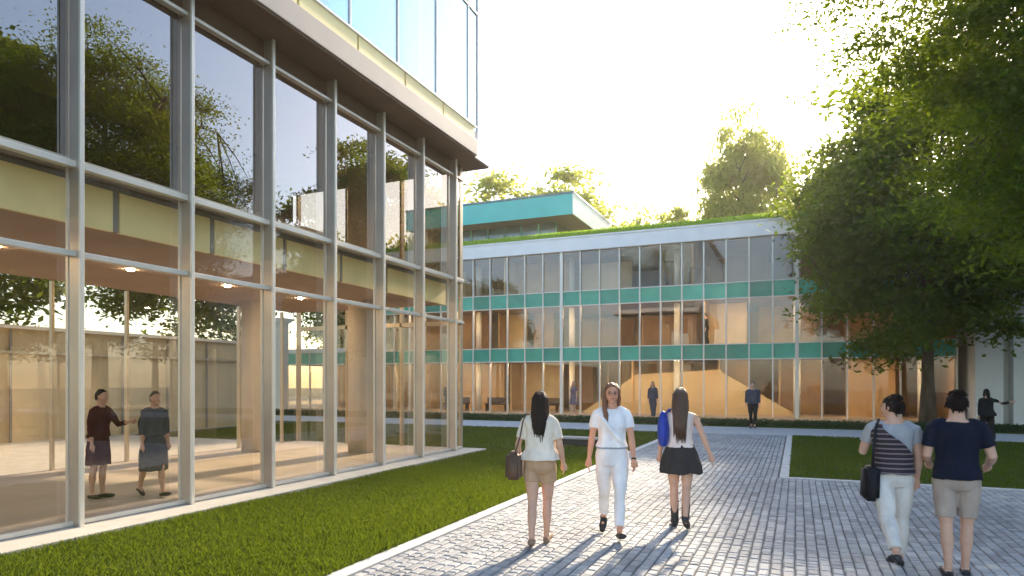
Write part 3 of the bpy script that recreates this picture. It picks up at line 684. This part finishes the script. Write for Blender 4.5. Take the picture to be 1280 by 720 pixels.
    # bottom
    if bottom:
        kind, m, cut, add = bottom; bm = bmesh.new(); zt = 1.02
        rings_h(bm, rig.torso(.013, .80, zt))
        if kind != 'skirt':
            ball(bm, (0, -.005, .80), (.10, .09, .035), 12, 8)
        if kind == 'skirt':
            bm.free(); bm = bmesh.new(); rs = []; seg = 40; Z = [1.03, .97, .88, .76, cut]
            for i, z in enumerate(Z):
                g = i/(len(Z)-1); ring = []
                for q in range(seg):
                    a = 2*PI*q/seg; rx = (.145+(.17+add-.145)*min(1, g*1.2))*(1+.05*g*math.sin(a*9+g)); ry = (.105+(.13+add*.8-.105)*min(1, g*1.2))*(1+.06*g*math.sin(a*9+g+.6))
                    ring.append(bm.verts.new((rx*math.cos(a), ry*math.sin(a)-.005, z+.012*g*math.sin(a*5))))
                rs.append(ring)
            for A, B in zip(rs, rs[1:]):
                for q in range(seg): bm.faces.new((A[q], B[q], B[(q+1) % seg], A[(q+1) % seg]))
            bm.faces.new(rs[0]); bm.faces.new(rs[-1][::-1])
            me = remesh(bm, max(vox, .009), 2)
        else:
            for sd in (-1, 1):
                p, r = leg_pts(rig.leg[sd], .013, cut); n = len(r)
                r = [q+add*(i/(n-1)) for i, q in enumerate(r)]
                if kind == 'trousers': r = [max(q, .056+add*.3) for q in r]
                tube(bm, p, r, 16)
            me = remesh(bm, max(vox, .009), 3)
        wrinkle(me, .009, 10, hash(label) % 31); ch.append(obj(kind, me, m, None, True))
    # shoes
    for sd in (-1, 1):
        hip, kn, an, toe, heel = rig.leg[sd]; bm = bmesh.new()
        tube(bm, [heel+V3(0, -.012, .002), an+V3(0, .02, -.042), an.lerp(toe, .55)+V3(0, 0, -.02), toe+V3(0, .012, 0)], [.034, .042, .042, .027], 12, [(1.05, .9)]*4)
        if sock: tube(bm, [an+V3(0, .005, -.04), kn.lerp(an, sock)], [.048, .052], 12)
        ch.append(obj('shoe', remesh(bm, max(vox, .008), 2), shoes, None, True))
    # hair
    if hair:
        kind, m, zl = hair; bm = bmesh.new(); rnd = random.Random(int(H*1000)+len(label))
        hv = ball(bm, (0, 0, 0), (1, 1, 1), 24, 18)
        for v in hv:
            x, y, z = v.co; s_ = 1.10+.03*noise.noise(Vector((x*4, y*4, z*4)))
            yy = .094*y*s_; zz = .112*z*s_
            if y > .15: zz = max(zz, .018+.07*min(1, (y-.15)*1.5)); yy = min(yy, .088)
            elif kind == 'short': zz = max(zz, -.045-.02*(y < -.5)); xx_ = 1
            v.co = HD(.073*x*s_*1.02, yy+.012, zz+.092)
        if kind == 'long':
            end = rig.T(V3(0, -.10, zl))
            tube(bm, [HD(0, -.04, .11), HD(0, -.065, .02), rig.T(V3(0, -.105, 1.40)), rig.T(V3(0, -.125, (1.40+zl)/2)), end], [.075, .08, .085, .075, .03], 14, [(1.0, .5), (1.0, .55), (1.05, .42), (1, .38), (.9, .35)])
            for sd in (-1, 1): tube(bm, [HD(sd*.06, .03, .12), HD(sd*.078, .01, .04), rig.T(V3(sd*.082, -.03, 1.42)), rig.T(V3(sd*.075, -.075, 1.33))], [.024, .026, .024, .012], 8)
        if kind == 'side':
            tube(bm, [HD(0, -.07, .08), HD(.0, -.09, .02), rig.T(V3(.03, -.09, 1.40)), rig.T(V3(.06, -.1, 1.28))], [.05, .045, .04, .02], 12)
            tube(bm, [HD(.065, .02, .10), HD(.082, .02, .03), rig.T(V3(.085, .05, 1.42)), rig.T(V3(.075, .10, 1.35)), rig.T(V3(.07, .13, 1.27))], [.026, .03, .03, .03, .016], 12)
            tube(bm, [HD(-.065, .02, .10), HD(-.08, .0, .03), rig.T(V3(-.07, .0, 1.43))], [.024, .024, .012], 10)
        me = remesh(bm, max(vox, .009), 2); wrinkle(me, .005, 30, 3)
        hb = obj('hair', me, m, None, True); ch.append(hb)
        if kind in ('long', 'side') and vox < .01:
            bm = bmesh.new()
            for i in range(90):
                a = rnd.uniform(-1.0, 1.0)*PI*.62-PI/2; r1 = 1.0+rnd.uniform(0, .04)
                c, s_ = math.cos(a), math.sin(a)
                e = zl+rnd.uniform(-.07, .17) if kind == 'long' else 1.30+rnd.uniform(0, .1)
                wd = .085*(1-.35*abs(c))
                pts = [HD(c*.045, s_*.05+.012, .205), HD(c*.082*r1, s_*.105*r1+.01, .13), HD(c*.086*r1, s_*.108*r1+.0, .04), rig.T(V3(c*.088, -.07+s_*.065, 1.40)), rig.T(V3(c*.078, -.07+s_*.072, (1.40+e)/2)), rig.T(V3(c*.062+rnd.uniform(-.022, .022), -.07+s_*.05, e))]
                q = rnd.uniform(.006, .011); tube(bm, pts, [q*.5, q, q, q*1.05, q*.9, q*.2], 6)
            ch.append(obj('hair_locks', bm, m, hb, True))
        if kind == 'short' and vox < .01:
            bm = bmesh.new()
            for i in range(420):
                d = Vector((rnd.gauss(0, 1), rnd.gauss(-.25, 1), rnd.gauss(.5, .9))).normalized()
                if d.z < -.5 or (d.y > .25 and d.z < .35) or (abs(d.x) > .75 and d.z < -.15): continue
                a = (d.x*.076, d.y*.098+.012, d.z*.116+.092); t_ = Vector((rnd.uniform(-.5, .5), -.6+rnd.uniform(-.4, .4), -.9 if d.z < .6 else .1)).normalized()
                b = tuple(a[q]+d[q]*.009+t_[q]*.018 for q in range(3)); c_ = tuple(a[q]+d[q]*.010+t_[q]*.036 for q in range(3))
                tube(bm, [HD(*a), HD(*b), HD(*c_)], [.006, .0055, .001], 5)
            ch.append(obj('hair_tufts', bm, m, hb, True))
    for o in ch:
        if o.parent is None: o.parent = t
        if o.parent is t: o.location = (0, 0, dz*k); o.scale = (k, k, k)
    t['dz'] = dz*k; t['k'] = k; del t['dz'], t['k']
    return t, k, dz*k
def worn(name, label, cat, person, k, dz, parts):
    """a bag or garment carried by a person: its own top-level thing in the person's frame"""
    t = thing(name, label, cat, person.location, person.rotation_euler.z)
    for nm, me, m in parts:
        o = obj(nm, me, m, t, True); o.location = (0, 0, dz); o.scale = (k, k, k)
    return t
NA = R(0)
# woman 1, walking away, long dark hair, cream blouse, tan shorts
rg = Rig('f', {-1: (-9, 16, 20), 1: (11, 9, -4)}, {-1: ((-.30, -.05, -1), (-.05, .25, -1)), 1: ((.22, -.1, -1), (.1, .45, -.8))}, .0, (4, 0))
CREAM = cloth('cream_blouse', (.8, .69, .56)); TAN = cloth('tan_cotton', (.5, .32, .19))
p, k, dz = build_person('woman with long dark brown hair in a cream blouse and tan shorts, walking away', (-2.60, 6.85), R(14), 1.67, rg, .0062, SK, ('loose', CREAM, .95, .75), ('shorts', TAN, .24, .006), ('long', HAIR_D, 1.20), cloth('tan_sandal', (.3, .2, .13)), face=True)
bm = bmesh.new(); box(bm, -.08, .08, -.17, .17, -.30, 0); bmesh.ops.bevel(bm, geom=bm.edges[:], offset=.03, segments=3, affect='EDGES')
for v in bm.verts: v.co.x *= 1+.4*(-v.co.z); v.co += Vector((-.285, -.02, 1.03)); v.co.y += .02*math.sin(v.co.z*20)
b2 = bmesh.new(); 
for dy in (-.1, .1): tube(b2, [(-.27, dy, 1.02), (-.215, dy*.8, 1.2), (-.185, dy*.6, 1.38), (-.15, dy*.3, 1.455), (-.11, dy*.2, 1.44)], [.008]*5, 8)
worn('tote_bag', 'brown tote bag hanging from the shoulder of the woman in the cream blouse', 'bag', p, k, dz, [('bag_body', bm, cloth('brown_leather', (.13, .08, .055), .2, .5)), ('strap', b2, cloth('brown_strap', (.1, .06, .04)))])
# woman 2, coming towards the camera
rg = Rig('f', {-1: (16, 4, -12), 1: (-14, 22, 38)}, {-1: ((-.16, .12, -1), (-.08, .3, -1)), 1: ((.2, -.08, -1), (.14, .12, -1))}, .0, (-3, 2))
WT = cloth('white_tee', (.82, .8, .8)); JE = cloth('pale_jeans', (.8, .77, .76))
p, k, dz = build_person('woman in a white draped top and pale jeans walking towards the camera', (-1.96, 7.50), R(180+20), 1.76, rg, .0062, SK2, ('tee', WT, 1.0, .62), ('trousers', JE, .93, -.004), ('side', HAIR_R, 1.3), SHOE)
bm = bmesh.new(); tube(bm, [(.13, .12, 1.35), (.04, .165, 1.22), (-.06, .155, 1.10), (-.13, .10, 1.02)], [.02, .028, .03, .022], 10, [(1, .5)]*4)
o = obj('drape', remesh(bm, .009, 3), WT, p, True); o.location = (0, 0, dz); o.scale = (k,)*3
bm = bmesh.new(); rings_h(bm, rg.torso(.022, .985, 1.02)); o = obj('belt', bm, cloth('denim_belt', (.3, .36, .45)), p, True); o.location = (0, 0, dz); o.scale = (k,)*3
bm = bmesh.new(); sh, el, wr, f = rg.arm[-1]; tube(bm, [wr-f*.012, wr+f*.006], [.029, .029], 12); o = obj('bracelet', bm, SHOE, p, True); o.location = (0, 0, dz); o.scale = (k,)*3
bm = bmesh.new()
for sd in (-1, 1):
    pts = [Vector((sd*.032+.022*math.cos(a), .125+.0*a, 1.593+.017*math.sin(a))) for a in np.linspace(0, 2*PI, 13)]; tube(bm, pts, [.0022]*13, 6)
tube(bm, [(-.01, .127, 1.596), (.01, .127, 1.596)], [.002, .002], 6)
o = obj('glasses', bm, SHOE, p, True); o.location = (0, 0, dz); o.scale = (k,)*3
# woman 3, walking away, black flared skirt, blue bag
rg = Rig('f', {-1: (3, 4, 0), 1: (-6, 34, 40)}, {-1: ((-.22, .02, -1), (-.1, .3, -1)), 1: ((.40, -.12, -1), (.38, .1, -1))}, .0, (0, 0))
TOP3 = cloth('blush_top', (.74, .62, .56)); BLK = cloth('charcoal_skirt', (.035, .034, .036))
p, k, dz = build_person('woman with waist-long dark hair and short black skirt, walking away', (-1.33, 8.40), R(8), 1.70, rg, .0062, SK, ('tank', TOP3, .98, 0), ('skirt', BLK, .66, .09), ('long', HAIR_B, 1.08), SHOE, sock=.35)
bm = bmesh.new(); ball(bm, (-.205, -.05, 1.18), (.072, .13, .25), 24, 18)
for v in bm.verts:
    if v.co.z < 1.0: v.co.z = 1.0-(1.0-v.co.z)*.3
b2 = bmesh.new(); tube(b2, [(-.18, -.12, 1.36), (-.14, -.10, 1.44), (-.12, .0, 1.455), (-.15, .10, 1.36), (-.18, .12, 1.15)], [.014]*5, 8, [(1, .5)]*5)
worn('backpack', 'bright blue backpack slung on the left shoulder of the woman in the black skirt', 'bag', p, k, dz, [('bag_body', remesh(bm, .012, 3), cloth('blue_nylon', (.02, .05, .33), .15, .5)), ('strap', b2, cloth('blue_strap', (.02, .04, .22)))])
# man 1, grey tee, striped sling, white trousers
rg = Rig('m', {-1: (-24, 22, 22), 1: (8, 5, -4)}, {-1: ((-.25, .35, -1), (.35, .65, .9)), 1: ((.12, -.02, -1), (.0, .30, -1))}, .0, (48, 4))
GT = cloth('grey_tee', (.36, .36, .37)); WTR = cloth('off_white_trousers', (.68, .63, .57))
p, k, dz = build_person('man in a grey tee with striped wrap and off-white trousers, looking left', (.86, 7.42), R(6), 1.65, rg, .0062, SK, ('tee', GT, .95, .55), ('trousers', WTR, .95, .014), ('short', HAIR_D, 0), SHOE)
ST = bpy.data.materials.new('striped_knit'); ST.use_nodes = True; N_ = ST.node_tree.nodes; L_ = ST.node_tree.links; P_ = N_['Principled BSDF']; P_.inputs['Roughness'].default_value = .9
tc = N_.new('ShaderNodeTexCoord'); wv = N_.new('ShaderNodeTexWave'); wv.bands_direction = 'Z'; wv.inputs['Scale'].default_value = 6.5; wv.inputs['Distortion'].default_value = .6; cr = N_.new('ShaderNodeValToRGB')
cr.color_ramp.elements[0].position = .72; cr.color_ramp.elements[0].color = (.022, .016, .022, 1); cr.color_ramp.elements[1].position = .85; cr.color_ramp.elements[1].color = (.2, .15, .16, 1)
L_.new(tc.outputs['Object'], wv.inputs[0]); L_.new(wv.outputs[1], cr.inputs[0]); L_.new(cr.outputs[0], P_.inputs['Base Color'])
bm = bmesh.new(); rows = []                      # wrap: diagonal shell over the back from left shoulder to right waist
for i in range(22):
    z = .93+(1.43-.93)*i/21; tr_ = rg.torso(.034, z, z+.001)[0]; hw = [rg.torso(.034, z, z+.001)[0]][0]
    xr = 1.0 if z < 1.10 else 1.0-(z-1.10)/.33*1.75
    row = []
    for j in range(18):
        a0 = PI*1.02; a1 = -math.acos(max(-1, min(1, xr))) if xr < 1 else 0.0
        a1 = 2*PI+a1 if True else a1; a = a0+(a1-a0)*j/17; c, s_ = math.cos(a), math.sin(a)
        row.append((tr_[0]+tr_[3]*math.copysign(abs(c)**.87, c), tr_[1]+tr_[4]*math.copysign(abs(s_)**.87, s_)-.012, z))
    rows.append(row)
vin = [[bm.verts.new(p_) for p_ in r_] for r_ in rows]; vo = [[bm.verts.new((p_[0]*1.0, p_[1]+.03, p_[2])) for p_ in r_] for r_ in rows]
for A in (vin, vo):
    for i in range(21):
        for j in range(17): bm.faces.new((A[i][j], A[i][j+1], A[i+1][j+1], A[i+1][j]))
for i in range(21):
    bm.faces.new((vin[i][0], vin[i+1][0], vo[i+1][0], vo[i][0])); bm.faces.new((vin[i][17], vo[i][17], vo[i+1][17], vin[i+1][17]))
for j in range(17):
    bm.faces.new((vin[0][j], vo[0][j], vo[0][j+1], vin[0][j+1])); bm.faces.new((vin[21][j], vin[21][j+1], vo[21][j+1], vo[21][j]))
me = remesh(bm, .009, 2); wrinkle(me, .006, 12, 4); o = obj('striped_wrap', me, ST, p, True); o.location = (0, 0, dz); o.scale = (k,)*3
bm = bmesh.new(); box(bm, -.07, .07, -.13, .13, -.34, 0); bmesh.ops.bevel(bm, geom=bm.edges[:], offset=.035, segments=3, affect='EDGES')
for v in bm.verts: v.co += Vector((-.215, -.07, 1.0)); v.co.x -= .1*(1.0-v.co.z)*.3
b2 = bmesh.new(); tube(b2, [(-.21, -.12, .98), (-.2, -.14, 1.2), (-.17, -.1, 1.40), (-.13, -.02, 1.47), (-.15, .1, 1.38)], [.013]*5, 8, [(1, .5)]*5)
worn('shoulder_bag', 'soft black bag hanging at the left hip of the man in off-white trousers', 'bag', p, k, dz, [('bag_body', bm, cloth('black_canvas', (.018, .018, .022))), ('strap', b2, cloth('black_strap', (.02, .02, .024)))])
# man 2, navy tee, beige shorts
rg = Rig('m', {-1: (-3, 4, 2), 1: (7, 5, 0)}, {-1: ((-.14, .02, -1), (.12, .85, -.35)), 1: ((.28, -.06, -1), (.02, .8, -.35))}, .0, (4, 3))
NV = cloth('navy_tee', (.008, .011, .024)); BS = cloth('beige_shorts', (.42, .33, .27))
p, k, dz = build_person('man with short black hair in a navy tee and beige shorts, walking away', (1.36, 7.28), R(-3), 1.70, rg, .0062, SK, ('tee', NV, .90, .68), ('shorts', BS, .42, .004), ('short', HAIR_D, 0), SHOE)

# distant and interior people, simpler cloth choices, same builder with a coarser surface
DK = cloth('black_cloth', (.02, .02, .022)); DR = cloth('maroon_coat', (.07, .018, .016)); GY = cloth('grey_skirt', (.09, .09, .1)); PLD = cloth('mauve_dress', (.22, .15, .17)); DGR = cloth('slate_jacket', (.06, .07, .1))
W = lambda a=12: {-1: (a, 4, 0), 1: (-a, 10, 18)}
VX = .015
build_person('person in a long dark maroon coat standing inside the glass building', (-9.62, 6.72, .052), R(-75), 1.62, Rig('f', {-1: (2, 2, 0), 1: (-3, 3, 0)}, {-1: ((-.2, .5, -.9), (.1, .9, .2))}), VX, SK, ('tee', DR, .95, 1.6), ('skirt', DR, .52, .03), ('short', HAIR_D, 0), SHOE, face=False)
p, k, dz = build_person('person with a dark backpack and long grey skirt striding inside the glass building', (-9.0, 7.15, .052), R(-100), 1.60, Rig('f', {-1: (14, 6, -6), 1: (-16, 10, 20)}), VX, SK, ('tee', GY, .98, 1.4), ('skirt', GY, .42, .05), ('short', HAIR_B, 0), SHOE, face=False)
bm = bmesh.new(); ball(bm, (0, -.2, 1.16), (.14, .1, .2)); worn('backpack', 'dark backpack on the striding person inside the glass building', 'bag', p, k, dz, [('bag_body', bm, DK)])
build_person('distant blonde woman in a mauve dress by the long building, seen above the left lawn', (-10.05, 31.2), R(150), 1.8, Rig('f', W(10)), VX, SK, ('tee', PLD, .95, .5), ('skirt', PLD, .62, .07), ('side', mat('hair_blonde', (.5, .32, .14), .5), 1.3), SHOE, face=False)
build_person('distant woman in slate jacket standing near the long building behind the two women', (-6.15, 31.0), R(170), 1.76, Rig('f', W(4)), VX, SK, ('tee', DGR, .95, 1.7), ('trousers', DGR, .93, 0), ('side', HAIR_R, 1.3), SHOE, face=False)
build_person('distant walker in dark grey clothes at the far end of the paved path', (-1.55, 27.0), R(175), 1.74, Rig('m', W(6)), VX, SK, ('tee', DGR, .9, 1.7), ('trousers', DK, .93, 0), ('short', HAIR_B, 0), SHOE, face=False)
build_person('person in black with one arm held out on the right lawn', (4.95, 22.6), R(10), 1.58, Rig('f', {-1: (14, 4, 0), 1: (-16, 8, 22)}, {1: ((.95, .1, -.45), (1, .1, .15)), -1: ((-.1, 0, -1), (0, .2, -1))}), .012, SK, ('loose', DK, .88, 1.8), ('trousers', DK, .93, -.004), ('side', HAIR_D, 1.3), SHOE, face=False)
build_person('dark figure behind an upper window of the long building', (-4.35, 35.9, 3.6), R(100), 1.72, Rig('m', W(3)), .02, SK, ('tee', DK, .9, 1.7), ('trousers', DK, .93, 0), ('short', HAIR_D, 0), SHOE, face=False)
build_person('dark figure near the long building, seen through the corner of the glass building', (-18.1, 33.0), R(160), 1.72, Rig('m', W(3)), .02, SK, ('tee', DK, .9, 1.7), ('trousers', DK, .93, 0), ('short', HAIR_D, 0), SHOE, face=False)
build_person('figure in maroon near the low wing, seen between the interior columns', (-23.9, 32.0), R(140), 1.68, Rig('f', W(8)), .02, SK, ('tee', DR, .9, 1.5), ('trousers', DK, .93, 0), ('short', HAIR_B, 0), SHOE, face=False)

bpy.data.scenes.remove(TS)
# ------------------------------------------------------------ haze
hm = bpy.data.materials.new('haze'); hm.use_nodes = True; N_ = hm.node_tree.nodes; N_.clear()
pv = N_.new('ShaderNodeVolumePrincipled'); pv.inputs['Color'].default_value = (1, .93, .78, 1); pv.inputs['Density'].default_value = .0007; pv.inputs['Anisotropy'].default_value = .5
mo = N_.new('ShaderNodeOutputMaterial'); hm.node_tree.links.new(pv.outputs[0], mo.inputs['Volume'])
HZ = tag(obj('haze', bx(-160, 160, -60, 150, -1.2, 29), hm), 'thin warm haze in the air', None, None, 'stuff')
